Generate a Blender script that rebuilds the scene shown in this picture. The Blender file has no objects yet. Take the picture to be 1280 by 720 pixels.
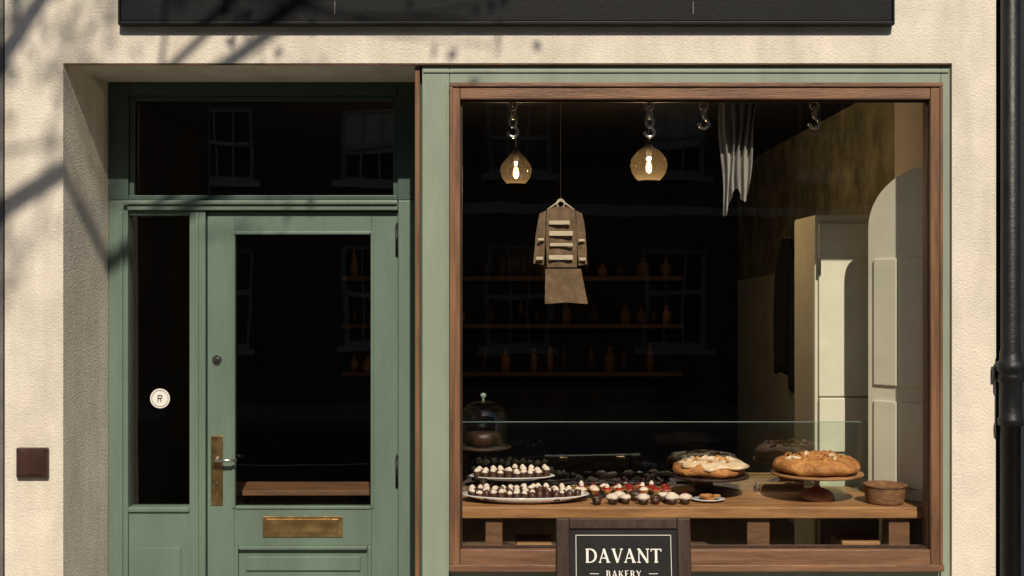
import bpy, bmesh, math, random
from mathutils import Vector, Matrix, noise
random.seed(7)
scene = bpy.context.scene
CAMD, EYE = 6.0, 1.83
S = CAMD*260.0
def ex(u, y=0.0): return (u-640)*(CAMD+y)/S      # image pixel coordinates -> metres, at depth y
def ez(v, y=0.0): return EYE+(360-v)*(CAMD+y)/S

# ---------------------------------------------------------------- materials
def nd(nt, t, **kw):
    n = nt.nodes.new(t)
    for k, v in kw.items(): setattr(n, k, v)
    return n
def mat(name, col, rough=0.6, var=0.12, scale=6.0, bump=0.1, bscale=60, metal=0.0, stretch=(1,1,1), col2=None, coat=0.0, dirt=0.0, spec=0.5):
    m = bpy.data.materials.new(name); m.use_nodes = True
    nt = m.node_tree; b = nt.nodes['Principled BSDF']
    tc = nd(nt, 'ShaderNodeTexCoord'); mp = nd(nt, 'ShaderNodeMapping'); mp.inputs['Scale'].default_value = stretch
    nt.links.new(tc.outputs['Object'], mp.inputs['Vector'])
    n1 = nd(nt, 'ShaderNodeTexNoise'); n1.inputs['Scale'].default_value = scale; n1.inputs['Detail'].default_value = 8; n1.inputs['Roughness'].default_value = .62
    nt.links.new(mp.outputs[0], n1.inputs['Vector'])
    cr = nd(nt, 'ShaderNodeValToRGB')
    c2 = col2 if col2 else tuple(c*(1-var*1.6) for c in col)
    c1 = tuple(min(1, c*(1+var*.6)) for c in col) if not col2 else col
    cr.color_ramp.elements[0].position = .32; cr.color_ramp.elements[1].position = .68
    cr.color_ramp.elements[0].color = (*c2, 1); cr.color_ramp.elements[1].color = (*c1, 1)
    nt.links.new(n1.outputs['Fac'], cr.inputs['Fac'])
    out = cr.outputs['Color']
    if dirt > 0:
        n3 = nd(nt, 'ShaderNodeTexNoise'); n3.inputs['Scale'].default_value = 1.3; n3.inputs['Detail'].default_value = 10; n3.inputs['Roughness'].default_value=.7
        mp3 = nd(nt, 'ShaderNodeMapping'); mp3.inputs['Scale'].default_value = (2.6, 2.2, .6)
        nt.links.new(tc.outputs['Object'], mp3.inputs['Vector']); nt.links.new(mp3.outputs[0], n3.inputs['Vector'])
        r3 = nd(nt, 'ShaderNodeValToRGB'); r3.color_ramp.elements[0].position = .45; r3.color_ramp.elements[1].position = .74
        r3.color_ramp.elements[1].color = (dirt, dirt, dirt, 1)
        nt.links.new(n3.outputs['Fac'], r3.inputs['Fac'])
        mx = nd(nt, 'ShaderNodeMixRGB'); mx.blend_type = 'MIX'
        mx.inputs['Color2'].default_value = (col[0]*.45, col[1]*.42, col[2]*.36, 1)
        nt.links.new(r3.outputs['Color'], mx.inputs['Fac']); nt.links.new(out, mx.inputs['Color1']); out = mx.outputs['Color']
    nt.links.new(out, b.inputs['Base Color'])
    b.inputs['Metallic'].default_value = metal
    b.inputs['Specular IOR Level'].default_value = spec
    b.inputs['Coat Weight'].default_value = coat
    n2 = nd(nt, 'ShaderNodeTexNoise'); n2.inputs['Scale'].default_value = bscale; n2.inputs['Detail'].default_value = 5
    nt.links.new(mp.outputs[0], n2.inputs['Vector'])
    mr = nd(nt, 'ShaderNodeMapRange'); mr.inputs['To Min'].default_value = max(0.03, rough-.12); mr.inputs['To Max'].default_value = min(1, rough+.12)
    nt.links.new(n1.outputs['Fac'], mr.inputs['Value']); nt.links.new(mr.outputs[0], b.inputs['Roughness'])
    if bump > 0:
        bp = nd(nt, 'ShaderNodeBump'); bp.inputs['Strength'].default_value = bump; bp.inputs['Distance'].default_value = .01
        nt.links.new(n2.outputs['Fac'], bp.inputs['Height']); nt.links.new(bp.outputs[0], b.inputs['Normal'])
    return m
def glassmat(name, k=1.6, tint=(1,1,1), rough=0.0, haze=0.0):
    # thin pane: Schlick reflectance, identical for both faces
    m = bpy.data.materials.new(name); m.use_nodes = True; nt = m.node_tree; nt.nodes.clear()
    o = nd(nt, 'ShaderNodeOutputMaterial'); t = nd(nt, 'ShaderNodeBsdfTransparent'); g = nd(nt, 'ShaderNodeBsdfGlossy')
    t.inputs[0].default_value = (*tint, 1); g.inputs['Roughness'].default_value = rough
    f = nd(nt, 'ShaderNodeLayerWeight'); f.inputs['Blend'].default_value = .5
    pw = nd(nt, 'ShaderNodeMath', operation='POWER'); pw.inputs[1].default_value = 5
    ma = nd(nt, 'ShaderNodeMath', operation='MULTIPLY_ADD'); ma.inputs[1].default_value = .96; ma.inputs[2].default_value = .04
    mu = nd(nt, 'ShaderNodeMath', operation='MULTIPLY', use_clamp=True); mu.inputs[1].default_value = k
    tc = nd(nt, 'ShaderNodeTexCoord'); n = nd(nt, 'ShaderNodeTexNoise'); n.inputs['Scale'].default_value = 1.4
    bp = nd(nt, 'ShaderNodeBump'); bp.inputs['Strength'].default_value = .08; bp.inputs['Distance'].default_value = .025
    nt.links.new(tc.outputs['Object'], n.inputs['Vector']); nt.links.new(n.outputs['Fac'], bp.inputs['Height']); nt.links.new(bp.outputs[0], g.inputs['Normal'])
    mx = nd(nt, 'ShaderNodeMixShader')
    nt.links.new(f.outputs['Facing'], pw.inputs[0]); nt.links.new(pw.outputs[0], ma.inputs[0]); nt.links.new(ma.outputs[0], mu.inputs[0]); nt.links.new(mu.outputs[0], mx.inputs[0])
    nt.links.new(t.outputs[0], mx.inputs[1]); nt.links.new(g.outputs[0], mx.inputs[2])
    last = mx.outputs[0]
    if haze:
        df = nd(nt, 'ShaderNodeBsdfTranslucent'); df.inputs[0].default_value=(.9,.75,.5,1); df2 = nd(nt,'ShaderNodeMixShader'); df2.inputs[0].default_value=haze
        nt.links.new(last, df2.inputs[1]); nt.links.new(df.outputs[0], df2.inputs[2]); last = df2.outputs[0]
    nt.links.new(last, o.inputs[0])
    return m
def emis(name, col, s):
    m = bpy.data.materials.new(name); m.use_nodes = True; nt = m.node_tree; b = nt.nodes['Principled BSDF']
    b.inputs['Emission Color'].default_value = (*col, 1); b.inputs['Emission Strength'].default_value = s
    return m

M = {}
M['stucco'] = mat('cream_stucco', (.76,.70,.60), .85, .08, 5, .5, 90, dirt=.5)
M['stucco_n'] = mat('neighbour_stucco', (.10,.13,.14), .8, .1, 3, .3, 120)
M['navy'] = mat('navy_wall', (.014,.020,.028), .7, .2, 5, .3, 90, spec=.3)
M['sage'] = mat('sage_paint', (.265,.315,.25), .48, .07, 4, .12, 70, stretch=(1,1,.3), dirt=.4)
M['green'] = mat('green_paint', (.135,.195,.155), .42, .08, 4, .12, 70, stretch=(1,1,.3), dirt=.4)
M['dkgreen'] = mat('dark_green', (.055,.09,.078), .45, .1, 4, .12, 70, stretch=(1,1,.3), dirt=.2)  # darker green on the upper frame and transom beads
TC, TD = (.25,.125,.064), (.10,.048,.026)
M['timberv'] = mat('stained_timber_v', TC, .5, .3, 9, .25, 60, stretch=(3,3,.25), col2=TD)
M['timberh'] = mat('stained_timber_h', TC, .5, .3, 9, .25, 60, stretch=(.25,3,3), col2=TD)
M['oak'] = mat('oak_top', (.42,.22,.085), .5, .2, 8, .2, 50, stretch=(.4,4,4), col2=(.20,.095,.036))
M['oakd'] = mat('oak_dark', (.20,.10,.045), .6, .2, 8, .2, 50, stretch=(.6,4,4), col2=(.09,.045,.02))
M['black'] = mat('fascia_black', (.008,.009,.011), .55, .2, 5, .12, 50, dirt=.2, spec=.2)
M['board'] = mat('chalk_black', (.010,.010,.011), .6, .3, 8, .05, 80, spec=.25)
M['frame_dk'] = mat('dark_walnut', (.045,.024,.016), .5, .3, 9, .2, 60, stretch=(3,3,.5), spec=.3)
M['white'] = mat('white_paint', (.78,.77,.72), .6, .03, 10, .04, 80)
M['lead'] = mat('lead_flashing', (.16,.15,.14), .6, .2, 8, .2, 30)
M['pipe'] = mat('cast_iron_black', (.010,.011,.013), .45, .3, 10, .2, 80, spec=.35)
M['brass'] = mat('aged_brass', (.50,.34,.15), .36, .25, 14, .08, 60, metal=1.0)
M['steel'] = mat('steel', (.6,.6,.58), .25, .1, 20, .03, 60, metal=1.0)
M['brown'] = mat('brown_plate', (.055,.026,.018), .4, .2, 10, .1, 60)
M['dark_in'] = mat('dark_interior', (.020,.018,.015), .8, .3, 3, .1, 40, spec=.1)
M['floor'] = mat('floorboards', (.17,.12,.075), .6, .3, 4, .1, 40, stretch=(4,.4,1), spec=.3)
M['creamw'] = mat('pale_green_wall', (.66,.69,.53), .8, .1, 2.5, .1, 30, dirt=.3)
M['reflection_olive'] = mat('painted_tree_reflection', (.34,.32,.18), .9, .4, 4, .4, 30, col2=(.08,.08,.04))  # tree reflection in the window, painted into the wall colour
M['cab'] = mat('cream_cabinet_paint', (.70,.70,.55), .5, .05, 5, .05, 60)
M['coat'] = mat('dark_cloth', (.022,.026,.026), .95, .3, 8, .3, 120)
M['wool'] = mat('tan_wool', (.24,.16,.09), .95, .25, 25, .8, 220, col2=(.14,.09,.048))
M['cream'] = mat('cream_cloth', (.58,.50,.36), .9, .1, 25, .4, 200)
M['streak_tone'] = mat('streak_tone', (.40,.39,.35), .9, .3, 8, .3, 160, stretch=(5,3,.3), col2=(.16,.155,.14))  # grey streaks imitating glass reflections, for the added sheet
M['china'] = mat('china', (.78,.77,.74), .2, .03, 6, .0, 60, coat=.5)
M['choc'] = mat('chocolate', (.06,.026,.014), .4, .3, 30, .2, 90)
M['meringue'] = mat('meringue', (.72,.62,.50), .6, .1, 30, .2, 90)
M['jam'] = mat('red_jam', (.28,.02,.015), .2, .4, 40, .3, 60, coat=.6)
M['crust'] = mat('pastry_crust', (.60,.29,.08), .65, .3, 18, .8, 70, col2=(.26,.085,.02))
M['icing'] = mat('icing', (.78,.68,.52), .5, .1, 20, .4, 60, col2=(.60,.38,.16))
M['wicker'] = mat('wicker', (.33,.17,.07), .7, .3, 30, .8, 120, stretch=(1,1,3), col2=(.14,.06,.025))
M['glass'] = glassmat('window_glass', 1.7)
M['dglass'] = glassmat('door_glass', 2.6)
M['globe'] = glassmat('lamp_glass', 2.8, (.985,.965,.93), haze=.010)
M['shelfglass'] = glassmat('display_glass', 1.8, (.92,.97,.94))
M['shelfedge'] = mat('glass_edge', (.22,.30,.27), .15, .1, 5, 0, 40)
M['bulb'] = emis('lit_filament', (1,.55,.20), 5)
M['bark'] = mat('bark', (.085,.068,.052), .9, .3, 12, .8, 40, stretch=(1,1,.3))
M['leaf'] = mat('leaf', (.07,.10,.03), .6, .4, 3, .1, 60)
M['sash'] = mat('sash_white', (.75,.74,.70), .5, .04, 5, .05, 60)
M['sash2'] = mat('weathered_sash', (.50,.50,.47), .5, .04, 5, .05, 60)
M['blind'] = mat('pale_blind', (.78,.77,.70), .8, .04, 5, .05, 60)
M['darkglass'] = mat('dark_glazing', (.02,.025,.03), .08, .2, 3, 0, 40)
def brickmat(name, a, b2, mort, sc, w=.5, h=.25, ms=.02):
    m = bpy.data.materials.new(name); m.use_nodes = True; nt = m.node_tree; b = nt.nodes['Principled BSDF']
    tc = nd(nt,'ShaderNodeTexCoord'); mp = nd(nt,'ShaderNodeMapping'); br = nd(nt,'ShaderNodeTexBrick')
    br.inputs['Color1'].default_value=(*a,1); br.inputs['Color2'].default_value=(*b2,1); br.inputs['Mortar'].default_value=(*mort,1)
    br.inputs['Scale'].default_value=sc; br.inputs['Brick Width'].default_value=w; br.inputs['Row Height'].default_value=h; br.inputs['Mortar Size'].default_value=ms
    n = nd(nt,'ShaderNodeTexNoise'); n.inputs['Scale'].default_value=4; n.inputs['Detail'].default_value=8
    mx = nd(nt,'ShaderNodeMixRGB'); mx.blend_type='MULTIPLY'; mx.inputs['Fac'].default_value=.6
    nt.links.new(tc.outputs['Object'],mp.inputs['Vector']); nt.links.new(mp.outputs[0],br.inputs['Vector']); nt.links.new(tc.outputs['Object'],n.inputs['Vector'])
    nt.links.new(br.outputs['Color'],mx.inputs['Color1']); nt.links.new(n.outputs['Fac'],mx.inputs['Color2'])
    nt.links.new(mx.outputs[0],b.inputs['Base Color']); b.inputs['Roughness'].default_value=.85
    return m, mp
M['pave'],_ = brickmat('paving_slabs',(.45,.41,.35),(.37,.34,.29),(.09,.085,.08),1.0,.75,.55,.008)
M['asphalt'] = mat('asphalt',(.05,.05,.052),.9,.25,30,.6,200)
M['brick'],mp = brickmat('london_brick',(.16,.10,.065),(.10,.065,.045),(.18,.17,.15),1.0,.225,.075,.01)
mp.inputs['Rotation'].default_value=(math.radians(90),0,0)

# ---------------------------------------------------------------- mesh helpers
def group(name, loc=(0,0,0), rot=(0,0,0), parent=None):
    e = bpy.data.objects.new(name, None); e.empty_display_size=.1
    e.location = loc; e.rotation_euler = rot; scene.collection.objects.link(e)
    if parent: e.parent = parent
    return e
def finish(bm, name, m, parent=None, smooth=False, loc=(0,0,0), rot=(0,0,0), recalc=True):
    if recalc: bmesh.ops.recalc_face_normals(bm, faces=bm.faces)
    me = bpy.data.meshes.new(name); bm.to_mesh(me); bm.free()
    ms = m if isinstance(m,(list,tuple)) else [m]
    for q in ms: me.materials.append(q)
    if smooth:
        for p in me.polygons: p.use_smooth=True
    o = bpy.data.objects.new(name, me); o.location=loc; o.rotation_euler=rot
    scene.collection.objects.link(o)
    if parent: o.parent=parent
    return o
def addbox(bm, x0,x1,y0,y1,z0,z1,bev=0.0,mi=0):
    t = bmesh.new(); bmesh.ops.create_cube(t,size=1)
    for v in t.verts: v.co = Vector(((x0+x1)/2+v.co.x*(x1-x0),(y0+y1)/2+v.co.y*(y1-y0),(z0+z1)/2+v.co.z*(z1-z0)))
    if bev>0: bmesh.ops.bevel(t,geom=t.edges[:],offset=min(bev,.45*min(abs(x1-x0),abs(y1-y0),abs(z1-z0))),segments=2,affect='EDGES',profile=.6)
    for f in t.faces: f.material_index=mi
    me = bpy.data.meshes.new('t'); t.to_mesh(me); t.free(); bm.from_mesh(me); bpy.data.meshes.remove(me)
def box(name,m,parent,x0,x1,y0,y1,z0,z1,bev=.003):
    bm=bmesh.new(); addbox(bm,x0,x1,y0,y1,z0,z1,bev); return finish(bm,name,m,parent)
def boxes(name,m,parent,lst,bev=.003):
    bm=bmesh.new()
    for b in lst: addbox(bm,*b,bev)
    return finish(bm,name,m,parent)
def addlathe(bm,prof,cx=0,cy=0,cz=0,seg=32,mi=0,sx=1,sy=1,wob=0,seed=0):
    rings=[]
    for r,z in prof:
        ring=[]
        for i in range(seg):
            a=2*math.pi*i/seg; rr=r
            if wob: rr*=1+wob*noise.noise(Vector((math.cos(a)*2+seed,math.sin(a)*2,z*14+seed)))
            zz=z+(wob*.25*r*noise.noise(Vector((math.cos(a)*3,math.sin(a)*3+seed,r*20))) if wob else 0)
            ring.append(bm.verts.new((cx+rr*math.cos(a)*sx,cy+rr*math.sin(a)*sy,cz+zz)))
        rings.append(ring)
    for a,b in zip(rings,rings[1:]):
        for i in range(seg):
            f=bm.faces.new((a[i],a[(i+1)%seg],b[(i+1)%seg],b[i])); f.material_index=mi; f.smooth=True
def lathe(name,m,parent,prof,c,seg=32,**k):
    bm=bmesh.new(); addlathe(bm,prof,*c,seg=seg,**k)
    bmesh.ops.remove_doubles(bm,verts=bm.verts,dist=1e-5)
    return finish(bm,name,m,parent,smooth=True)
def addtube(bm,p0,p1,r0,r1,seg=8,mi=0,cap=True):
    p0=Vector(p0);p1=Vector(p1);d=(p1-p0)
    if d.length<1e-6:return
    q=d.to_track_quat('Z','Y'); R=[]
    for p,r in((p0,r0),(p1,r1)):
        R.append([bm.verts.new(p+q@Vector((r*math.cos(2*math.pi*i/seg),r*math.sin(2*math.pi*i/seg),0))) for i in range(seg)])
    for i in range(seg):
        f=bm.faces.new((R[0][i],R[0][(i+1)%seg],R[1][(i+1)%seg],R[1][i])); f.smooth=True; f.material_index=mi
    if cap:
        for r in R:
            f=bm.faces.new(r); f.material_index=mi
def addpoly(bm,pts,y0,y1,mi=0):
    a=[bm.verts.new((x,y0,z)) for x,z in pts]; b=[bm.verts.new((x,y1,z)) for x,z in pts]
    fs=[bm.faces.new(a),bm.faces.new(b[::-1])]
    n=len(pts)
    for i in range(n): fs.append(bm.faces.new((a[i],b[i],b[(i+1)%n],a[(i+1)%n])))
    for f in fs: f.material_index=mi
def addprism(bm,pts,z0,z1):
    a=[bm.verts.new((x,y,z0)) for x,y in pts]; b=[bm.verts.new((x,y,z1)) for x,y in pts]
    bm.faces.new(a); bm.faces.new(b[::-1]); n=len(pts)
    for i in range(n): bm.faces.new((a[i],b[i],b[(i+1)%n],a[(i+1)%n]))

# ---------------------------------------------------------------- shop building
shop=group('shop_building')
YD=.55
XL=ex(6); XR=ex(1245); ZL=ez(79)
RX0=ex(79); RXB=ex(135,YD); RX1=ex(521); WX1=ex(1190)
boxes('cream_walls',M['stucco'],shop,[
 (RX0,RX1+.02,0,.9,ZL,3.9),(RX1+.02,WX1,0,.28,ZL,3.9),(WX1,XR,0,.9,0,ZL),
 (XL,RX0,0,.9,ZL,3.9),(WX1,XR,0,.9,ZL,3.9)],0)
bm=bmesh.new(); addprism(bm,[(XL,0),(RX0,0),(RXB,YD),(RXB,.9),(XL,.9)],0,ZL); finish(bm,'splayed_pier',M['stucco'],shop)
ups=[(XL,XR,.0,.3,3.9,4.4),(XL,XR,0,.3,6.3,7.3),(XL,-1.7,0,.3,4.4,6.3),(-.7,.7,0,.3,4.4,6.3),(1.7,XR,0,.3,4.4,6.3)]
boxes('upper_walls',M['stucco'],shop,ups,0)
for i,c in enumerate((-1.2,1.2)):
    boxes('upper_sash_%d'%i,M['sash'],shop,[(c-.5,c-.44,.1,.2,4.4,6.3),(c+.44,c+.5,.1,.2,4.4,6.3),(c-.44,c+.44,.1,.2,4.4,4.48),(c-.44,c+.44,.1,.2,6.22,6.3),(c-.44,c+.44,.1,.2,5.3,5.36),(c-.55,c+.55,-.08,.1,4.34,4.4)])
    box('upper_glass_%d'%i,M['darkglass'],shop,c-.44,c+.44,.17,.19,4.48,6.22,0)
box('cornice',M['stucco'],shop,XL-.05,XR,-.15,.3,7.303,7.5,.02)
box('roof',M['lead'],shop,XL,XR,.3,7,7.2,7.302,0)
FX0=ex(154);FX1=ex(1112);FZ=ez(28)
fs=group('fascia_sign')
boxes('board_panel',M['black'],fs,[(FX0,FX1,-.04,-.002,FZ,3.62)],.003)
boxes('bottom_bead',M['black'],fs,[(FX0-.004,FX1+.004,-.048,-.002,FZ-.022,FZ-.002)],.006)
boxes('side_beads',M['black'],fs,[(FX0-.012,FX0-.002,-.046,-.002,FZ-.02,3.62),(FX1+.002,FX1+.012,-.046,-.002,FZ-.02,3.62),(FX0-.03,FX1+.03,-.12,-.002,3.623,3.68)],.004)
boxes('board_fixings',M['lead'],fs,[(ex(u)-.002,ex(u)+.002,-.0425,-.041,ez(20),ez(4)) for u in(420,865)],0)
YG=.022
boxes('window_surround_green',M['sage'],shop,[
 (RX1+.024,ex(562)-.002,YG,.26,0,ZL-.006),
 (ex(562)-.001,ex(1178),YG,.26,ez(103)+.002,ZL-.006),
 (ex(1178)+.001,WX1-.002,YG,.26,0,ZL-.006),
 (ex(562)-.001,ex(1178),YG+.02,.26,0,ez(712)-.002)],.004)
boxes('surround_beads',M['sage'],shop,[
 (ex(562)-.016,ex(562)-.004,YG-.006,YG-.001,.12,ez(103)+.0),
 (RX1+.03,WX1-.01,YG-.007,YG-.001,ez(90),ez(86))],.003)
boxes('stall_riser_panels',M['sage'],shop,[(ex(580),ex(840),YG+.004,YG+.019,.1,.40),(ex(880),ex(1160),YG+.004,YG+.019,.1,.40)],.006)
boxes('lintel_edge_bead',M['timberh'],shop,[(RX0+.002,WX1-.004,.004,.02,ZL-.007,ZL-.001)],.002)
boxes('recess_edge_post',M['timberv'],shop,[(ex(518),RX1+.012,.03,.09,0,ZL-.01)],.004)
box('recess_side_panel',M['green'],shop,ex(519)+.004,RX1+.022,.092,.88,0,ZL-.002,0)
WXo0,WXo1,WXi0,WXi1=ex(562),ex(1178),ex(575),ex(1163)
Zt,Zti,Zbi,Zb=ez(103),ez(124),ez(687),ez(712)
win=group('shop_window')
boxes('frame_uprights',M['timberv'],win,[(WXo0,WXi0,-.006,.12,Zb,Zt),(WXi1,WXo1,-.006,.12,Zb,Zt)],.005)
boxes('frame_rails',M['timberh'],win,[(WXi0+.001,WXi1-.001,-.005,.12,Zti,Zt),(WXi0+.001,WXi1-.001,-.005,.12,Zb,Zbi)],.005)
boxes('outer_bead',M['timberh'],win,[(WXo0,WXo1,-.014,-.0065,Zt-.022,Zt-.002),(WXo0,WXo1,-.03,-.0065,Zb-.004,Zb+.028)],.004)
boxes('outer_bead_v',M['timberv'],win,[(WXo0+.001,WXo0+.016,-.013,-.0065,Zb+.029,Zt-.023),(WXo1-.016,WXo1-.001,-.013,-.0065,Zb+.029,Zt-.023)],.004)
boxes('inner_bead',M['frame_dk'],win,[(WXi0-.001,WXi0+.010,.03,.05,Zbi,Zti),(WXi1-.010,WXi1+.001,.03,.05,Zbi,Zti),(WXi0+.011,WXi1-.011,.03,.05,Zti-.010,Zti+.001),(WXi0+.011,WXi1-.011,.03,.05,Zbi-.001,Zbi+.010)],.002)
bm=bmesh.new(); vs=[bm.verts.new(p) for p in((WXi0,.055,Zbi),(WXi1,.055,Zbi),(WXi1,.055,Zti),(WXi0,.055,Zti))]; bm.faces.new(vs)
finish(bm,'pane',M['glass'],win,recalc=False)

# ---------------------------------------------------------------- door set (recess plane YD)
def dx(u): return ex(u,YD)
def dz(v): return ez(v,YD)
fr=group('door_frame')
zt=ZL-.003
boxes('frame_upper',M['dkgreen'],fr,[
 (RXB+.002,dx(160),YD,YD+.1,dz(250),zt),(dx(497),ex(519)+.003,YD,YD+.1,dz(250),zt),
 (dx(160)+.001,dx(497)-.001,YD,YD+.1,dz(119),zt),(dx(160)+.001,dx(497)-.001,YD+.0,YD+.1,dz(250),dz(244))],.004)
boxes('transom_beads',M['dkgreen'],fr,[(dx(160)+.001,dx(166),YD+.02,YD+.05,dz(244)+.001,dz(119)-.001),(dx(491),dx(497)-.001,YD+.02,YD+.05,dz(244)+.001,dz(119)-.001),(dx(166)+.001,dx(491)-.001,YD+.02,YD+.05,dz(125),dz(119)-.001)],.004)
boxes('frame_lower',M['green'],fr,[
 (RXB+.002,dx(160),YD,YD+.1,0,dz(250)-.002),(dx(497)+.003,ex(519)+.003,YD,YD+.1,0,dz(250)-.002),
 (dx(160)+.001,dx(497)+.002,YD-.02,YD+.1,dz(263),dz(250)-.002),
 (dx(237),dx(257),YD-.006,YD+.1,0,dz(263)-.002),
 (dx(160)+.001,dx(237)-.001,YD+.006,YD+.09,0,dz(634)),
 (dx(160)+.001,dx(237)-.001,YD+.006,YD+.09,dz(269),dz(263)-.002)],.005)
boxes('frame_mouldings',M['green'],fr,[
 (dx(150),dx(154),YD-.012,YD-.001,0,dz(265)),(dx(245),dx(249),YD-.016,YD-.007,0,dz(266)),
 (dx(155),dx(497),YD-.034,YD-.021,dz(256),dz(250)-.004),
 (dx(172),dx(226),YD-.003,YD+.005,.12,dz(684)),(dx(160)+.002,dx(237)-.002,YD-.008,YD+.005,dz(640),dz(634))],.006)
bm=bmesh.new()
for (a,b,c,d,y) in((dx(160),dx(497),dz(244),dz(119),YD+.06),(dx(160),dx(237),dz(634),dz(269),YD+.05)):
    bm.faces.new([bm.verts.new(p) for p in((a,y,c),(b,y,c),(b,y,d),(a,y,d))])
finish(bm,'panes',M['dglass'],fr,recalc=False)
st=group('round_sticker')
sx,sz,sy=dx(197),dz(499),YD+.045
bm=bmesh.new()
bmesh.ops.create_circle(bm,cap_ends=True,radius=.052,segments=40,matrix=Matrix.Translation((sx,sy,sz))@Matrix.Rotation(math.pi/2,4,'X'))
finish(bm,'disc',M['white'],st)
bm=bmesh.new()
for i in range(40):
    a=2*math.pi*i/40;b=2*math.pi*(i+1)/40
    bm.faces.new([bm.verts.new((sx+r*math.cos(t),sy-.002,sz+r*math.sin(t))) for r,t in((.042,a),(.044,a),(.044,b),(.042,b))])
for q in((-.012,-.008,-.018,.018),(-.008,.010,.014,.018),(.008,.012,.002,.014),(-.008,.008,-.001,.003),(.003,.007,-.018,-.001)):
    addbox(bm,sx+q[0],sx+q[1],sy-.003,sy-.001,sz+q[2],sz+q[3])
finish(bm,'print',M['board'],st)

door=group('shop_door')
yl=YD+.015
D0,D1=dx(258)+.002,dx(497)
boxes('stiles_rails',M['green'],door,[
 (D0,dx(292),yl,yl+.05,.02,dz(264)-.003),(dx(464),D1,yl,yl+.05,.02,dz(264)-.003),
 (dx(292)+.0005,dx(464)-.0005,yl,yl+.05,dz(291),dz(264)-.003),
 (dx(292)+.0005,dx(464)-.0005,yl,yl+.05,dz(683),dz(634)),
 (dx(292)+.0005,dx(464)-.0005,yl,yl+.05,.02,.25)],.003)
boxes('lower_panel',M['green'],door,[(dx(292)+.001,dx(464)-.001,yl+.022,yl+.045,.25,dz(683))],.001)
boxes('panel_moulding',M['green'],door,[
 (dx(292),dx(297),yl-.006,yl+.02,.26,dz(683)),(dx(459),dx(464),yl-.006,yl+.02,.26,dz(683)),(dx(297)+.001,dx(459)-.001,yl-.006,yl+.02,dz(688),dz(683)),
 (dx(306),dx(450),yl+.01,yl+.024,.34,dz(697))],.006)
boxes('glazing_bead',M['green'],door,[
 (dx(289),dx(293),yl-.007,yl+.02,dz(636),dz(289)),(dx(463),dx(467),yl-.007,yl+.02,dz(636),dz(289)),
 (dx(293)+.001,dx(463)-.001,yl-.007,yl+.02,dz(293),dz(289)),(dx(293)+.001,dx(463)-.001,yl-.007,yl+.02,dz(637),dz(633))],.005)
bm=bmesh.new(); a,b,c,d,y=dx(292),dx(464),dz(634),dz(291),yl+.027
bm.faces.new([bm.verts.new(p) for p in((a,y,c),(b,y,c),(b,y,d),(a,y,d))]); finish(bm,'pane',M['dglass'],door,recalc=False)
hx=dx(270.5)
box('handle_plate',M['brass'],door,dx(263),dx(278),yl-.006,yl-.0005,dz(632),dz(545),.003)
bm=bmesh.new(); hz=dz(575)
addtube(bm,(hx,yl-.006,hz),(hx,yl-.05,hz),.011,.009,16); addtube(bm,(hx-.012,yl-.05,hz),(dx(298),yl-.052,hz+.002),.010,.008,16)
addtube(bm,(hx,yl-.006,hz),(hx,yl-.014,hz),.018,.016,20); addtube(bm,(hx,yl-.004,dz(605)),(hx,yl-.012,dz(605)),.008,.008,16)
for v in(549,628): addtube(bm,(hx,yl-.004,dz(v)),(hx,yl-.009,dz(v)),.004,.004,10)
finish(bm,'lever_handle',M['steel'],door)
bm=bmesh.new(); addtube(bm,(hx,yl,dz(450)),(hx,yl-.008,dz(450)),.027,.024,28); addtube(bm,(hx,yl-.008,dz(450)),(hx,yl-.016,dz(450)),.013,.012,20); addbox(bm,hx-.0015,hx+.0015,yl-.0175,yl-.015,dz(450)-.006,dz(450)+.006)
finish(bm,'lock_cylinder',M['steel'],door)
lb=(dx(328),dx(428),dz(672),dz(646))
boxes('letterbox',M['brass'],door,[(lb[0],lb[1],yl-.006,yl-.0005,lb[2],lb[3]),(lb[0]+.025,lb[1]-.025,yl-.012,yl-.0065,lb[2]+.024,lb[3]-.02),(lb[0]+.022,lb[1]-.022,yl-.016,yl-.0065,lb[3]-.019,lb[3]-.012)],.003)
bm=bmesh.new()
for v in(300,590):
    addtube(bm,(dx(496),yl-.010,dz(v+18)),(dx(496),yl-.010,dz(v-18)),.008,.008,12)
    addtube(bm,(dx(496),yl-.010,dz(v-18)),(dx(496),yl-.010,dz(v-23)),.005,.002,12)
finish(bm,'hinges',M['pipe'],door)
box('threshold',M['lead'],shop,RX0+.06,RX1,.0,YD+.1,.0,.02,.003)

pl=group('entry_keypad')
px0,px1,pz0,pz1=ex(22),ex(62),ez(597),ez(559)
box('housing',M['brown'],pl,px0,px1,-.022,-.0005,pz0,pz1,.008)
box('cover',M['brown'],pl,px0+.016,px1-.016,-.026,-.0225,pz0+.016,pz1-.016,.002)
bm=bmesh.new()
for a in(px0+.011,px1-.011):
    for b in(pz0+.011,pz1-.011): addtube(bm,(a,-.0215,b),(a,-.0245,b),.0035,.003,10)
finish(bm,'screws',M['pipe'],pl)

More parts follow.
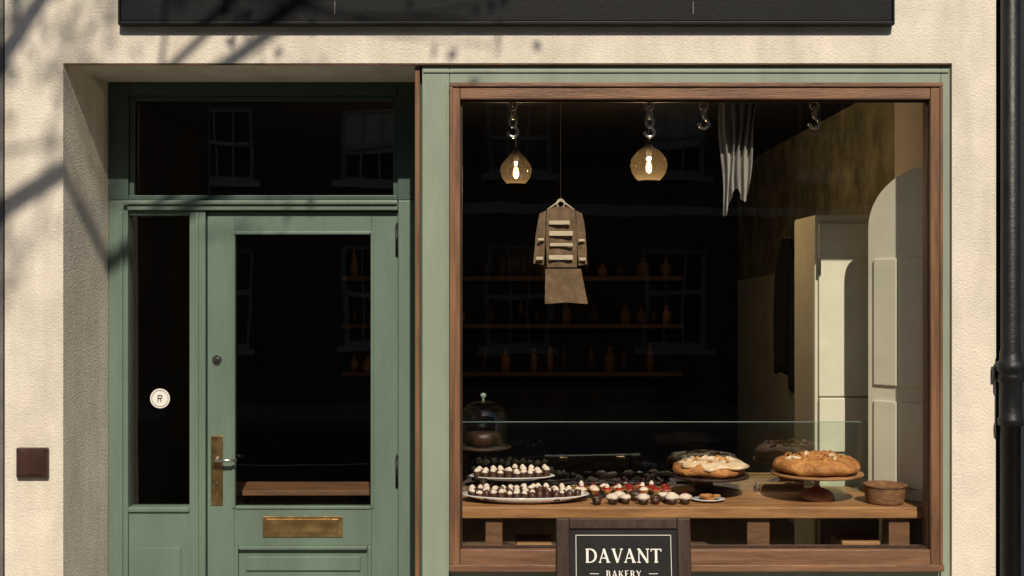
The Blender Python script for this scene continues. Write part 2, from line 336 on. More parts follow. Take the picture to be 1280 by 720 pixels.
nr=group('neighbour_building')
box('navy_wall',M['navy'],nr,XR+.004,XR+6,.03,.5,0,7,0)
boxes('pilaster_panels',M['navy'],nr,[(XR+.55,XR+3,0,.028,.1,3)],.01)
nl=group('neighbour_building')
box('grey_wall',M['stucco_n'],nl,XL-6,XL-.006,.05,.5,0,7,0)
boxes('pipe_edge',M['lead'],nl,[(XL-.04,XL-.008,.0,.048,0,7)],.006)
dp=group('downpipe')
pcy=-.045; pcx=ex(1263,pcy)
pr=[(.0,-.0),(.047,0),(.047,ez(530)),(.058,ez(530)),(.058,ez(522)),(.052,ez(520)),(.052,ez(478)),(.060,ez(476)),(.060,ez(468)),(.056,ez(466)),(.066,ez(462)),(.066,ez(452)),(.050,ez(450)),(.050,ez(440)),(.045,ez(436)),(.045,6.9),(0,6.9)]
lathe('pipe',M['pipe'],dp,pr,(pcx,pcy,0),28)
boxes('brackets',M['pipe'],dp,[(pcx-.075,pcx+.085,-.030,.026,ez(474),ez(458)),(pcx-.07,pcx+.07,-.030,.026,3.3,3.34)],.003)

# ---------------------------------------------------------------- interior
rm=group('shop_interior')
RW=2.17
box('floor',M['floor'],rm,-2.4,RW+.1,.78,6.2,-.05,.005,0)
box('floor_front',M['floor'],rm,RX1+.03,RW+.1,.27,.779,-.05,.005,0)
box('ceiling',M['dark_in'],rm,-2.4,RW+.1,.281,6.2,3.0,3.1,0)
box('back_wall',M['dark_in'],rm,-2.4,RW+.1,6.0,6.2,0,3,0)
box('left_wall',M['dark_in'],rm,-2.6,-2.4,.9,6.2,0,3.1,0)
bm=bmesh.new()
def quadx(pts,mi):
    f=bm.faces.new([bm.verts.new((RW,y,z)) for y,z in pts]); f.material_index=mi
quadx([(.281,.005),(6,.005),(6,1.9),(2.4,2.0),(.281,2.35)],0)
quadx([(.281,2.35),(2.4,2.0),(6,1.9),(6,2.998),(.281,2.998)],1)  # upper band: wall colour imitates a reflection in the glass
finish(bm,'right_wall',[M['creamw'],M['reflection_olive']],rm,recalc=False)
box('right_wall_backing',M['dark_in'],rm,RW+.004,RW+.1,.281,6,0,3,0)
boxes('back_shelves',M['oakd'],rm,[(-1.6,1.6,5.7,5.98,z,z+.04) for z in(1.0,1.45,1.9)],.004)
bm=bmesh.new()
for sz_ in(1.04,1.49,1.94):
    x=-1.5
    while x<1.5:
        r=random.uniform(.03,.06);h=random.uniform(.12,.28)
        addlathe(bm,[(0,0),(r,0),(r,h*.6),(r*.4,h*.8),(r*.4,h),(0,h)],x,5.84,sz_,12,random.randrange(3)); x+=random.uniform(.12,.3)
finish(bm,'shelf_jars',[M['wicker'],M['brown'],M['oak']],rm)
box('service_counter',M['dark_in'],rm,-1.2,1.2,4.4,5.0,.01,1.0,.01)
ct=group('display_counter')
y0,y1=.13,.78; CZ=ez(634,y0)
cx0,cx1=ex(577,y0)-.03,RW-.02
box('top',M['oak'],ct,cx0,cx1,y0,y1,CZ-.055,CZ,.006)
boxes('posts',M['oakd'],ct,[(ex(607,.2),ex(628,.2),.16,.24,.006,CZ-.056),(ex(932,.2),ex(960,.2),.16,.24,.006,CZ-.056),(ex(1108,.2),ex(1134,.2),.16,.24,.006,CZ-.056),
 (ex(607,.7),ex(628,.7),.66,.74,.006,CZ-.056),(ex(1108,.7),ex(1134,.7),.66,.74,.006,CZ-.056)],.004)
boxes('lower_shelf',M['oakd'],ct,[(cx0,cx1,.25,.65,.40,.43)],.004)
boxes('braces',M['oak'],ct,[(ex(645,.3),ex(690,.3),.26,.5,.432,.55),(ex(1050,.3),ex(1100,.3),.26,.5,.432,.56)],.01)
dg=group('glass_display_guard')
GY=.60; GZ=ez(528,GY)
boxes('glass_sheets',M['shelfglass'],dg,[(cx0,RW-.03,GY,GY+.006,CZ+.001,GZ)],0)
boxes('top_edge',M['shelfedge'],dg,[(cx0,RW-.03,GY-.003,GY+.009,GZ+.001,GZ+.004)],.0012)
boxes('end_brackets',M['steel'],dg,[(x-.01,x+.01,GY-.012,GY+.02,CZ+.001,CZ+.05) for x in(-.1,.6,1.3,1.95)],.003)

def plate(bm,cx,cy,z,r,sx=1,sy=1,h=.02):
    addlathe(bm,[(0,0),(r*.6,0),(r*.7,.004),(r,h),(r*.985,h+.003),(r*.68,.009),(0,.008)],cx,cy,z,40,0,sx,sy)
def bite(bm,cx,cy,z,r,h,mi1,mi2):
    s=random.random()*30
    addlathe(bm,[(r,0),(r*1.05,h*.5),(r*.85,h*.66)],cx,cy,z,14,mi1,wob=.15,seed=s)
    addlathe(bm,[(r*.86,h*.62),(r*.85,h*.7),(r*.6,h*.82),(r*.3,h*.9),(0,h*.93)],cx+random.uniform(-.002,.002),cy,z,12,mi2,wob=.35,seed=s)
tA=group('chocolate_cake_platter')
bm=bmesh.new(); ax=ex(657,.32); plate(bm,ax,.32,CZ+.001,.315,1.03,.52,.035); finish(bm,'platter',M['china'],tA,smooth=True)
bm=bmesh.new()
for j in range(5):
    for i in range(15):
        x=ax-.27+.038*i+random.uniform(-.006,.006); y=.215+j*.048+random.uniform(-.006,.006)
        if ((x-ax)/.29)**2+((y-.32)/.145)**2<1 and random.random()<.95: bite(bm,x,y,CZ+.020,.0185*random.uniform(.85,1.1),.054*random.uniform(.8,1.15),0,1 if random.random()<.75 else 0)
finish(bm,'bites',[M['choc'],M['meringue']],tA)
tB=group('meringue_cake_riser')
bx=ex(640,.5); zB=CZ+.085
bm=bmesh.new(); plate(bm,bx,.47,zB,.22,1.02,.5,.02); finish(bm,'platter',M['china'],tB,smooth=True)
lathe('riser_foot',M['oakd'],tB,[(0,0),(.09,0),(.09,.01),(.03,.02),(.025,.07),(.06,.083),(0,.084)],(bx,.47,CZ+.001))
bm=bmesh.new()
for j in range(3):
    for i in range(10):
        x=bx-.175+.039*i+random.uniform(-.006,.006); y=.42+j*.05+random.uniform(-.005,.005)
        if ((x-bx)/.21)**2+((y-.47)/.10)**2<1: bite(bm,x,y,zB+.010,.019,.060*random.uniform(.75,1.15),0,1)
finish(bm,'bites',[M['choc'],M['meringue']],tB)
tt=group('jam_tart_tray')
bm=bmesh.new(); bmx=ex(785,.45); addbox(bm,bmx-.27,bmx+.25,.40,.58,CZ+.001,CZ+.014,.004); finish(bm,'slate_tray',M['board'],tt)
bm=bmesh.new()
for j in range(3):
    for i in range(8):
        x=bmx-.235+.062*i+random.uniform(-.006,.006); y=.43+j*.055; z=CZ+.015; k=random.randrange(4)
        addlathe(bm,[(.018,0),(.026,.02),(.028,.024),(.024,.022),(.0,.02)],x,y,z,16,0)
        addlathe(bm,[(.024,.021),(.02,.03),(.008,.036),(0,.037)],x,y,z,14,1 if k!=1 else 2,wob=.2,seed=i)
        if k==0: addlathe(bm,[(.012,.034),(.011,.044),(.004,.052),(0,.053)],x,y,z,10,2,wob=.2,seed=i+9)
finish(bm,'tarts',[M['crust'],M['jam'],M['meringue']],tt)
cu=group('cupcake_row')
bm=bmesh.new()
for i,u in enumerate((746,766,782,804,819,839,856,774,795,829)):
    y=(.22 if i<7 else .30)+random.uniform(-.02,.02); x=ex(u,y); q=random.uniform(.85,1.15)
    addlathe(bm,[(0,0),(.02*q,0),(.030*q,.03),(.027*q,.03)],x,y,CZ+.001,18,0)
    addlathe(bm,[(.030*q,.028),(.034*q,.034),(.027*q,.044),(.014,.050*q),(0,.054*q)],x,y,CZ+.001,16,1 if i%4 else 0,wob=.3,seed=i*3.3)
    if i%3==0: addlathe(bm,[(.009,.05),(.009,.057),(0,.06)],x,y,CZ+.001,8,2)
finish(bm,'cakes',[M['choc'],M['meringue'],M['jam']],cu)
mc=group('cookie_plate')
bm=bmesh.new(); mx_=ex(885,.3); plate(bm,mx_,.3,CZ+.001,.085,1,.8,.012)
finish(bm,'plate',M['china'],mc,smooth=True)
bm=bmesh.new()
for i in range(8):
    a=i*2.4; addlathe(bm,[(0,0),(.022,.002),(.024,.008),(.018,.014),(0,.016)],mx_+.045*math.cos(a)*(i%3)/2,.3+.035*math.sin(a)*(i%3)/2,CZ+.012+.011*(i//4),14,0,wob=.1,seed=i)
finish(bm,'cookies',M['crust'],mc)
def cake(name,u,v,y,wpx,standname,iced):
    x=ex(u,y); zb=ez(v,y); R=wpx/2*(CAMD+y)/S
    g=group(standname)
    h=zb-CZ-.016
    base=[(0,0),(.075,0),(.075,.008),(.05,.014),(.016,.03)] if iced else [(0,0),(.088,0),(.09,.012),(.078,.035),(.05,.052),(.018,.062)]
    lathe('stand',M['frame_dk'] if iced else M['oak'],g,base+[(.013,max(h*.6,.07)),(.018,h-.02),(.04,h-.006),(R*1.06,h),(R*1.08,h+.006),(R*1.06,h+.012),(0,h+.012)],(x,y,CZ+.001),36)
    c=group(name)
    bm=bmesh.new()
    H=R*.36
    addlathe(bm,[(0,0),(R*.86,0),(R*.97,H*.15),(R,H*.4),(R*.95,H*.7),(R*.82,H*.9),(R*.6,H*.98),(R*.35,H*.92),(R*.2,H*.86),(0,H*.85)],x,y,zb,64,0,wob=.16,seed=u)
    finish(bm,'crust',M['crust'],c,smooth=True)
    bm=bmesh.new()
    for k in range(22):
        a=2*math.pi*k/22+random.uniform(-.1,.1); r1=R*random.uniform(.45,.85); r2=r1*random.uniform(.6,.8)
        p=Vector((x+r1*math.cos(a),y+r1*math.sin(a),zb+H*.84)); q=Vector((x+r2*math.cos(a+.5),y+r2*math.sin(a+.5),zb+H*.98))
        m_=(p+q)/2+Vector((0,0,.008)); mi=(k%3 if iced else (1 if k%6==0 else 0)); w_=random.uniform(.009,.017)
        addtube(bm,p,m_,.006,w_,10,mi); addtube(bm,m_,q,w_,.005,10,mi)
    finish(bm,'ridges',[M['crust'],M['icing'],M['icing']],c)
    if iced:
        lathe('icing',M['icing'],c,[(R*.93,H*.62),(R*.99,H*.72),(R*.86,H*.95),(R*.6,H*1.03),(R*.3,H*.98),(0,H*.96)],(x,y,zb),64,wob=.25,seed=4)
cake('iced_bread_ring',888,592,.48,90,'cake_stand',True)
cake('round_loaf_cake',1021,589,.36,106,'cake_stand',False)
wb=group('wicker_basket')
wx,wy=ex(1106,.25),.25
prof=[(0,0),(.088,0)]
for i in range(9): prof.append((.09+.010*(i/8)+(.004 if i%2 else 0),.008+i*.0095))
prof+=[(.108,.088),(.108,.096),(.095,.096),(.09,.05),(0,.05)]
lathe('weave',M['wicker'],wb,prof,(wx,wy,CZ+.001),40)
cr_=group('wooden_crate')
c0,c1=ex(868,.66),ex(1004,.66)
boxes('slats',M['oak'],cr_,[(c0,c1,.64,.652,CZ+.002,CZ+.032),(c0,c1,.64,.652,CZ+.045,CZ+.075),(c0,c1,.765,.776,CZ+.002,CZ+.075),(c0,c0+.012,.653,.764,CZ+.002,CZ+.075),(c1-.012,c1,.653,.764,CZ+.002,CZ+.075)],.002)
cl=group('glass_cake_dome')
qx,qy=ex(604,.66),.68; qz=CZ+.23
lathe('stand',M['frame_dk'],cl,[(0,0),(.09,0),(.08,.01),(.02,.03),(.018,.19),(.05,.215),(.15,.22),(.15,.23),(0,.23)],(qx,qy,CZ+.001),32)
lathe('dome',M['shelfglass'],cl,[(.13,0),(.13,.15),(.12,.19),(.09,.22),(.04,.24),(0,.243)],(qx,qy,qz+.003),40)
lathe('knob',M['shelfedge'],cl,[(.006,0),(.006,.012),(.016,.022),(.016,.034),(0,.042)],(qx,qy,qz+.245),16)
lathe('cake',M['choc'],cl,[(0,0),(.09,0),(.09,.06),(.08,.07),(0,.072)],(qx,qy,qz+.004),24,wob=.05)
def pendant(u,v,y,s,power):
    g=group('pendant_lamp'); x=ex(u,y); z=ez(v,y)
    bm=bmesh.new(); addtube(bm,(x,y,z+.1),(x,y,3.0),.004,.004,8); addtube(bm,(x,y,z+.05),(x,y,z+.12),.018,.016,16); addtube(bm,(x,y,2.97),(x,y,2.999),.05,.05,20)
    finish(bm,'cord_and_cap',M['pipe'],g)
    lathe('globe',M['globe'],g,[(.025,.115),(.03,.10),(.07*s,.075*s),(.105*s,.03*s),(.112*s,-.01*s),(.10*s,-.055*s),(.075*s,-.09*s),(.06*s,-.10*s)],(x,y,z),36)
    lathe('filament',M['bulb'],g,[(0,.02),(.010,.01),(.018,-.016),(.017,-.034),(.010,-.048),(0,-.054)],(x,y,z),16)
    l=bpy.data.lights.new('bulb_light','POINT'); l.energy=power; l.color=(1,.66,.34); l.shadow_soft_size=.02
    lo=bpy.data.objects.new('bulb_light',l); lo.location=(x,y,z-.085); lo.parent=g; scene.collection.objects.link(lo)
pendant(645,212,1.5,.85,9); pendant(811,205,1.5,1.0,14)
def hook(u,y,n,tz):
    g=group('hanging_chain_hook'); x=ex(u,y); z=2.80
    bm=bmesh.new(); addtube(bm,(x,y,z),(x,y,3.0),.003,.003,6)
    for k in range(n):
        zz=z-.02-k*.042; m=10
        for i in range(m):
            a=2*math.pi*i/m;b=2*math.pi*(i+1)/m
            if k%2: p=lambda t:(x+.018*math.cos(t),y,zz+.028*math.sin(t))
            else: p=lambda t:(x+.010*math.cos(t),y+.016*math.cos(t),zz+.028*math.sin(t))
            addtube(bm,p(a),p(b),.008,.008,6,cap=False)
    zz=z-.02-n*.042
    for i in range(10):
        a=math.pi*.5-i*math.pi*1.5/10;b=math.pi*.5-(i+1)*math.pi*1.5/10
        addtube(bm,(x+.024*math.cos(a),y,zz-.01+.025*math.sin(a)),(x+.024*math.cos(b),y,zz-.01+.025*math.sin(b)),.009,.009,6,cap=False)
    finish(bm,'links',M['steel'],g,smooth=True)
for u,n in((641,4),(812,4),(880,3),(1018,3)): hook(u,.17,n,0)
# jacket: body, two sleeves, lower skirt; soft edges
hj=group('hanging_knit_jacket')
jy=.45
def J(pts): return [(ex(u,jy),ez(v,jy)) for u,v in pts]
def cloth(name,pts,ya,yb):
    bm=bmesh.new(); addpoly(bm,J(pts),ya,yb)
    bmesh.ops.triangulate(bm,faces=[f for f in bm.faces if len(f.verts)>4])
    bmesh.ops.subdivide_edges(bm,edges=bm.edges[:],cuts=5,use_grid_fill=True)
    for v in bm.verts:
        n_=noise.noise(Vector((v.co.x*22,v.co.z*5,1.3)))*.016+noise.noise(Vector((v.co.x*50,v.co.z*18,4)))*.004
        v.co.y+=n_; v.co.x+=noise.noise(Vector((v.co.z*20,v.co.x*20,7)))*.003
    finish(bm,name,M['wool'],hj)
cloth('body',[(684,262),(694,258),(701,264),(708,258),(719,262),(722,300),(721,334),(684,334),(682,300)],jy,jy+.035)
cloth('sleeve_a',[(683,263),(674,267),(670,290),(667,329),(680,331),(681,300)],jy+.004,jy+.034)
cloth('sleeve_b',[(720,263),(728,267),(732,290),(734,330),(723,332),(723,300)],jy+.004,jy+.034)
cloth('skirt',[(682,336),(726,336),(730,355),(735,380),(708,378),(681,380),(683,358)],jy+.006,jy+.028)
bm=bmesh.new()
for a,b,c,d in((686,712,276,281),(686,716,289,295),(687,716,304,308),(686,716,319,325),(670,679,321,325),(724,732,322,326),(672,680,298,301),(723,731,299,302)):
    addbox(bm,ex(a,jy),ex(b,jy),jy-.019,jy-.012,ez(d,jy),ez(c,jy),.003)
finish(bm,'stripes',M['cream'],hj)
bm=bmesh.new(); hxj=ex(701,jy)
addtube(bm,(ex(684,jy),jy+.018,ez(262,jy)),(hxj,jy+.018,ez(250,jy)),.004,.004,8);addtube(bm,(ex(718,jy),jy+.018,ez(262,jy)),(hxj,jy+.018,ez(250,jy)),.004,.004,8)
addtube(bm,(hxj,jy+.018,ez(252,jy)),(hxj,jy+.018,2.99),.001,.001,6)
for i in range(12):
    a=2*math.pi*i/12;b=2*math.pi*(i+1)/12; addtube(bm,(hxj+.02*math.cos(a),jy+.018,ez(254,jy)+.022*math.sin(a)),(hxj+.02*math.cos(b),jy+.018,ez(254,jy)+.022*math.sin(b)),.004,.004,6)
finish(bm,'hanger',M['cream'],hj)
cb=group('tall_cupboard')
ky=.84
k0,k1=ex(1018,ky),ex(1100,ky); kt=ez(268,ky)
box('carcass',M['cab'],cb,k0,k1,ky,ky+.5,.01,kt,.02)
boxes('doors',M['cab'],cb,[(k0+.02,k1-.02,ky-.02,ky-.001,ez(496,ky)+.004,kt-.05),(k0+.02,k1-.02,ky-.03,ky-.001,.06,ez(496,ky)-.004)],.006)
boxes('hardware',M['steel'],cb,[(k1-.06,k1-.05,ky-.04,ky-.021,1.42,1.54),(k0+.012,k0+.03,ky-.03,ky-.021,1.9,2.0)],.003)
sh=group('arched_panelled_shutter')
pA=Vector((2.11,.22)); pB=Vector((1.88,.52)); L=(pB-pA).length; ang=math.atan2(pB.y-pA.y,pB.x-pA.x)
leaf=group('leaf',(pA.x,pA.y,0),(0,0,ang),sh)
zt0=ez(207,.25); zb0=CZ+.004; zs=ez(285,.5)
pts=[(0,zb0),(L,zb0),(L,zs)]
for i in range(1,13):
    t=i/12*math.pi/2; pts.append((L*math.cos(t),zs+(zt0-zs)*math.sin(t)))
bm=bmesh.new(); addpoly(bm,pts,0,.03); finish(bm,'board',M['cab'],leaf)
def lbox(a,b,c,d): return (a,b,.031,.041,c,d)
boxes('raised_panels',M['cab'],leaf,[lbox(.04,L*.47,.82,1.25),lbox(L*.53,L-.04,.82,1.25),lbox(.04,L*.47,1.33,1.98),lbox(L*.53,L-.04,1.33,1.98)],.008)
co=group('hanging_coat')
def coat(cy,w,zt_,zb_,seed):
    bm=bmesh.new(); n=14; seg=28; R=[]
    for i in range(n+1):
        t=i/n; z=zt_+(zb_-zt_)*t; ww=w*(.25+.75*min(1,t*4)); ring=[]
        for k in range(seg):
            a=2*math.pi*k/seg; f=1+.22*math.sin(a*6+seed+t*1.5)*min(1,t*2)
            ring.append(bm.verts.new((RW-.10+.075*math.cos(a)*f*(.5+.5*min(1,t*4)),cy+ww*math.sin(a)*f,z+.02*math.sin(a*5+seed)*t)))
        R.append(ring)
    for a,b in zip(R,R[1:]):
        for k in range(seg): bm.faces.new((a[k],a[(k+1)%seg],b[(k+1)%seg],b[k]))
    bm.faces.new(R[0]); bm.faces.new(R[-1])
    finish(bm,'cloth',M['coat'],co,smooth=True)
coat(2.9,.22,2.15,1.1,0); coat(3.4,.2,2.2,1.2,2)
boxes('coat_pegs',M['steel'],co,[(RW-.09,RW-.001,2.89,2.91,2.15,2.17),(RW-.09,RW-.001,3.39,3.41,2.2,2.22)],.003)
cu2=group('reflection_streaks')  # added folded sheet standing in for streaky window reflections
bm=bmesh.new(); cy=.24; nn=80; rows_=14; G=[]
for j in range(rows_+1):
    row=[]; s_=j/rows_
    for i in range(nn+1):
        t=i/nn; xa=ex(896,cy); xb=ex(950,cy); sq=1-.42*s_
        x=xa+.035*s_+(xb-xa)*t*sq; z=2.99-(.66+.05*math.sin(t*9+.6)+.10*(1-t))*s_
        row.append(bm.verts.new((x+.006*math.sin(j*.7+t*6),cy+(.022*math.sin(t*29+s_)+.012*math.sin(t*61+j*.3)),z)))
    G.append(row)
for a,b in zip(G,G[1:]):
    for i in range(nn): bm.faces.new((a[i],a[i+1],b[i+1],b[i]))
finish(bm,'cloth',M['streak_tone'],cu2,smooth=True)
bt=group('cafe_table')
ty=1.0; tz=ez(613,ty)
box('top',M['oakd'],bt,ex(280,ty),ex(492,ty),ty,ty+.32,tz-.03,tz,.005)
boxes('legs',M['oakd'],bt,[(x,x+.05,y,y+.05,.006,tz-.031) for x in(ex(290,ty),ex(478,ty)) for y in(ty+.03,ty+.25)],.004)

# ---------------------------------------------------------------- A-frame sign
ab=group('a_frame_sign')
ty_=-.45; topz=ez(648,ty_); lean=math.radians(11)
FL=group('front_leaf',(ex(778.5,ty_),ty_,topz),(-lean,0,0),ab)
W=.297; H=topz/math.cos(lean)-.005; fw=.058
boxes('side_rails',M['frame_dk'],FL,[(-W,-W+fw,-.02,.012,-H,0),(W-fw,W,-.02,.012,-H,0)],.005)
boxes('cross_rails',M['frame_dk'],FL,[(-W+fw+.001,W-fw-.001,-.018,.012,-.045,0),(-W+fw+.001,W-fw-.001,-.018,.012,-H+.08,-H+.14)],.004)
box('panel',M['board'],FL,-W+fw+.001,W-fw-.001,-.008,.006,-H+.141,-.046,.001)
bw=W-fw-.028; zt1=-.072; zb1=-H+.17; t=.0024
boxes('border_line',M['white'],FL,[(-bw,bw,-.0095,-.0085,zt1-t,zt1),(-bw,bw,-.0095,-.0085,zb1,zb1+t),(-bw,-bw+t,-.0095,-.0085,zb1+t,zt1-t),(bw-t,bw,-.0095,-.0085,zb1+t,zt1-t)],0)
BL=group('back_leaf',(ex(778.5,ty_),ty_+.03,topz),(lean*.45,0,0),ab)
boxes('back_rails',M['frame_dk'],BL,[(-W,-W+fw,-.01,.012,-topz/math.cos(lean*.45)+.005,-.004),(W-fw,W,-.01,.012,-topz/math.cos(lean*.45)+.005,-.004),(-W+fw+.001,W-fw-.001,-.01,.01,-.6,-.54)],.004)
boxes('hinges',M['brass'],FL,[(-.2,-.15,.013,.03,-.03,-.005),(.15,.2,.013,.03,-.03,-.005)],.002)
def stroke(bm,p,q,w):
    p=Vector(p);q=Vector(q);d=(q-p)
    n=Vector((d.y,-d.x)).normalized()*w/2
    pts=[p+n,q+n,q-n,p-n]
    bm.faces.new([bm.verts.new((a.x,-.0102-random.random()*.0003,a.y)) for a in pts])
def letter(bm,ch,x,y,h):
    T=h*.17; t_=h*.075
    s=lambda a,b,c,d,w: stroke(bm,(x+a*h,y+b*h),(x+c*h,y+d*h),w)
    if ch=='D':
        s(.12,0,.12,1,T); s(0,.03,.35,.03,t_); s(0,.97,.35,.97,t_)
        pr=None
        for i in range(15):
            a=math.pi/2-i*math.pi/14; p=(.34+.40*math.cos(a),.5+.46*math.sin(a))
            if pr: s(pr[0],pr[1],p[0],p[1],t_+(T-t_)*max(0,math.cos(a)))
            pr=p
        return .86
    if ch=='A': s(.08,0,.40,1,t_); s(.38,1,.72,0,T); s(.18,.33,.60,.33,t_); s(0,.03,.2,.03,t_); s(.58,.03,.86,.03,t_); return .88
    if ch=='V': s(.12,1,.44,0,T); s(.44,0,.74,1,t_); s(0,.97,.27,.97,t_); s(.62,.97,.84,.97,t_); return .84
    if ch=='N': s(.12,0,.12,1,t_); s(.10,1,.76,0,T); s(.76,0,.76,1,t_); s(0,.03,.25,.03,t_); s(0,.97,.16,.97,t_); s(.63,.97,.88,.97,t_); return .92
    if ch=='T': s(.38,0,.38,1,T); s(0,.96,.76,.96,t_); s(.02,.98,.02,.8,t_); s(.74,.98,.74,.8,t_); s(.25,.03,.52,.03,t_); return .78
    if ch=='B':
        s(.12,0,.12,1,T); s(0,.03,.4,.03,t_); s(.0,.97,.4,.97,t_); s(.1,.53,.4,.53,t_); s(.5,.1,.5,.48,T); s(.46,.58,.46,.92,T); return .68
    if ch=='K': s(.12,0,.12,1,T); s(.15,.4,.6,1,t_); s(.28,.55,.68,0,T); return .78
    if ch=='E': s(.12,0,.12,1,T); s(.0,.03,.55,.03,t_); s(.1,.52,.42,.52,t_); s(0,.97,.55,.97,t_); return .66
    if ch=='R': s(.12,0,.12,1,T); s(.0,.97,.4,.97,t_); s(.1,.5,.4,.5,t_); s(.46,.55,.46,.93,T); s(.35,.5,.66,0,T); return .74
    if ch=='Y': s(.06,1,.36,.5,T); s(.36,.5,.66,1,t_); s(.36,0,.36,.5,T); return .76
    return .5
def word(name,txt,h,gap,zc,m):
    bm=bmesh.new(); x=0
    for ch in txt: x+=letter(bm,ch,x,0,h)*h+gap
    w=x-gap
    for v in bm.verts: v.co.x-=w/2; v.co.z+=zc
    bmesh.ops.recalc_face_normals(bm,faces=bm.faces)
    finish(bm,name,m,FL)
word('shop_name_lettering','DAVANT',.060,.005,-.192,M['white'])
word('tagline_lettering','BAKERY',.030,.004,-.256,M['white'])
boxes('dashes',M['white'],FL,[(-.15,-.11,-.0095,-.0085,-.241,-.2385),(.11,.15,-.0095,-.0085,-.241,-.2385)],0)

# ---------------------------------------------------------------- ground
box('pavement',M['pave'],None,-40,40,-2.8,.0,-.15,0,0)
box('kerb',M['lead'],None,-40,40,-2.96,-2.803,-.15,.004,.01)
box('road',M['asphalt'],None,-40,40,-10,-2.955,-.2,-.12,0)
box('kerb',M['lead'],None,-40,40,-10.16,-10.003,-.15,.004,.01)
box('pavement',M['pave'],None,-40,40,-13,-10.163,-.15,0,0)
bm=bmesh.new(); bm.faces.new([bm.verts.new(p) for p in((-400,-400,-.21),(400,-400,-.21),(400,400,-.21),(-400,400,-.21))]); finish(bm,'ground',M['asphalt'])
bm=bmesh.new()
for i in range(-12,13): bm.faces.new([bm.verts.new(p) for p in((i*3,-6.55,-.116),(i*3+1.6,-6.55,-.116),(i*3+1.6,-6.45,-.116),(i*3,-6.45,-.116))])
finish(bm,'road_marking',M['white'])
op=group('brick_terrace')
yo=-13
bm=bmesh.new()
addbox(bm,-24,24,yo-6,yo-.35,0,9.5)
cols=[-21.5+2.4*i for i in range(19)]
rows=[(.9,2.5),(3.55,4.75),(6.2,7.8)]
prev=0
for r0,r1 in rows:
    addbox(bm,-24,24,yo-.34,yo,prev,r0)
    xa=-24
    for c in cols: addbox(bm,xa,c-.5,yo-.34,yo,r0,r1); xa=c+.5
    addbox(bm,xa,24,yo-.34,yo,r0,r1); prev=r1
addbox(bm,-24,24,yo-.34,yo,prev,9.5)
finish(bm,'walls',M['brick'],op)
bm=bmesh.new()
for r0,r1 in rows:
    for c in cols:
        for b in((c-.5,c-.43),(c+.43,c+.5)): addbox(bm,b[0],b[1],yo-.2,yo-.1,r0,r1)
        for z in(r0,(r0+r1)/2,r1-.07): addbox(bm,c-.43,c+.43,yo-.2,yo-.1,z,z+.07)
        for q in(-.16,.14): addbox(bm,c+q,c+q+.03,yo-.19,yo-.12,r0+.07,r1-.07)
        addbox(bm,c-.6,c+.6,yo-.1,yo+.08,r0-.1,r0-.001)
addbox(bm,-24,24,yo,yo+.25,9.2,9.5); addbox(bm,-24,24,yo+.001,yo+.08,2.95,3.1)
finish(bm,'white_sashes',M['sash2'],op)
bm=bmesh.new()
for r0,r1 in rows:
    for c in cols: addbox(bm,c-.5,c+.5,yo-.26,yo-.22,r0,r1)
finish(bm,'glazing',M['darkglass'],op)
rb=random.Random(3)
bm=bmesh.new()
for r0,r1 in rows[1:]:
    for c in cols:
        if rb.random()<.45 or abs(c+2.3)<.1: addbox(bm,c-.43,c+.43,yo-.215,yo-.205,r1-(r1-r0)*rb.uniform(.35,.8),r1-.05)
addbox(bm,-6.2,-4.1,yo+.002,yo+.10,4.9,5.2)
finish(bm,'blinds_and_panel',M['blind'],op)

# ---------------------------------------------------------------- street tree
tr=group('street_tree')
bm=bmesh.new(); leafpts=[]
rnd=random.Random(11)
def branch(p,d,l,r,depth):
    n=4; q=p.copy(); dd=d.normalized()
    for i in range(n):
        nd_=(dd+Vector((rnd.uniform(-.16,.16),rnd.uniform(-.16,.16),rnd.uniform(-.06,.14)))).normalized()
        q2=q+nd_*l/n; r0=r*(1-.5*i/n); r1=r*(1-.5*(i+1)/n)
        if q2.x>.75: return q
        addtube(bm,q,q2,r0,r1,10 if depth<2 else 5,cap=False)
        if depth<5 and (i>=1 or depth>1):
            for _ in range(1 if depth<3 else (1 if rnd.random()<.65 else 0)):
                ax=Vector((rnd.uniform(-1,1),rnd.uniform(-1,1),rnd.uniform(-.3,.7))).normalized()
                branch(q2,(nd_*.75+ax*.75),l*rnd.uniform(.55,.75),r1*.6,depth+1)
        if depth>=4: leafpts.append(q2)
        q=q2; dd=nd_
    return q
TY=-4.3
base=Vector((-3.0,TY,-.12))
p1=Vector((-2.97,TY,3.0)); p2=Vector((-2.85,TY-.05,6.0))
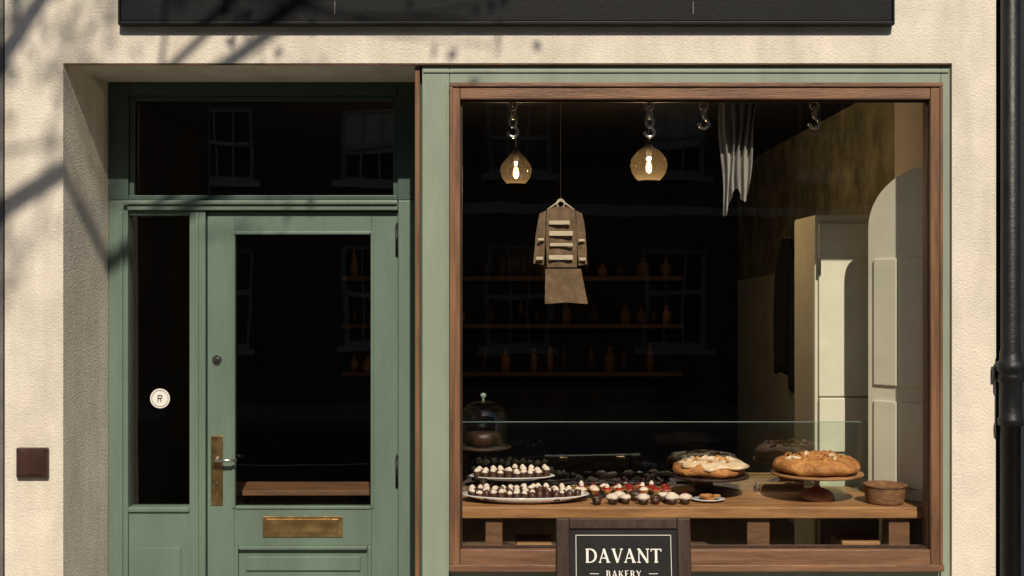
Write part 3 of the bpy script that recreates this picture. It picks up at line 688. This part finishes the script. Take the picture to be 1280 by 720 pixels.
addtube(bm,base,base+Vector((0,0,.25)),.26,.20,16); addtube(bm,base+Vector((0,0,.25)),p1,.20,.17,16,cap=False); addtube(bm,p1,p2,.17,.13,16,cap=False)
for d,l,r in(((.75,-.1,.75),2.0,.07),((1.0,.1,.25),2.9,.055),((.1,-.2,1),2.6,.08),((-.7,-.3,.8),2.4,.07),((.5,.3,1),2.2,.06),((.2,-.9,.7),2.4,.07)):
    branch(p2-Vector((0,0,rnd.uniform(0,.35))),Vector(d),l,r,1)
finish(bm,'trunk_and_limbs',M['bark'],tr,smooth=True)
bm=bmesh.new()
for p in leafpts:
    if rnd.random()<.35:
        for _ in range(4):
            c=p+Vector((rnd.gauss(0,.09),rnd.gauss(0,.09),rnd.gauss(0,.09)))
            a=Vector((rnd.uniform(-1,1),rnd.uniform(-1,1),rnd.uniform(-1,1))).normalized(); b=a.orthogonal().normalized()
            s=rnd.uniform(.025,.04)
            bm.faces.new([bm.verts.new(c+v) for v in(a*s,b*s*.6,-a*s,-b*s*.6)])
finish(bm,'leaves',M['leaf'],tr)

# ---------------------------------------------------------------- light, sky, camera
sd=Vector((.13,-1,.92)).normalized()
el=math.asin(sd.z)
sun=bpy.data.lights.new('sun','SUN'); sun.energy=4.5; sun.angle=math.radians(.6); sun.color=(1,.885,.72)
so=bpy.data.objects.new('sun',sun); so.rotation_euler=sd.to_track_quat('Z','Y').to_euler(); scene.collection.objects.link(so)
w=bpy.data.worlds.new('World'); scene.world=w; w.use_nodes=True; nt=w.node_tree
bg=nt.nodes['Background']; sk=nt.nodes.new('ShaderNodeTexSky'); sk.sky_type='NISHITA'; sk.sun_disc=False
sk.sun_elevation=el; sk.sun_rotation=math.atan2(sd.x,sd.y); nt.links.new(sk.outputs[0],bg.inputs[0]); bg.inputs[1].default_value=.075
cam=bpy.data.cameras.new('camera'); cam.sensor_width=36; cam.lens=36*CAMD/(1280/260); cam.clip_end=1500
c=bpy.data.objects.new('camera',cam); c.location=(0,-CAMD,EYE); c.rotation_euler=(math.radians(90),0,0); scene.collection.objects.link(c); scene.camera=c
scene.view_settings.view_transform='Standard'; scene.view_settings.look='None'; scene.view_settings.exposure=0
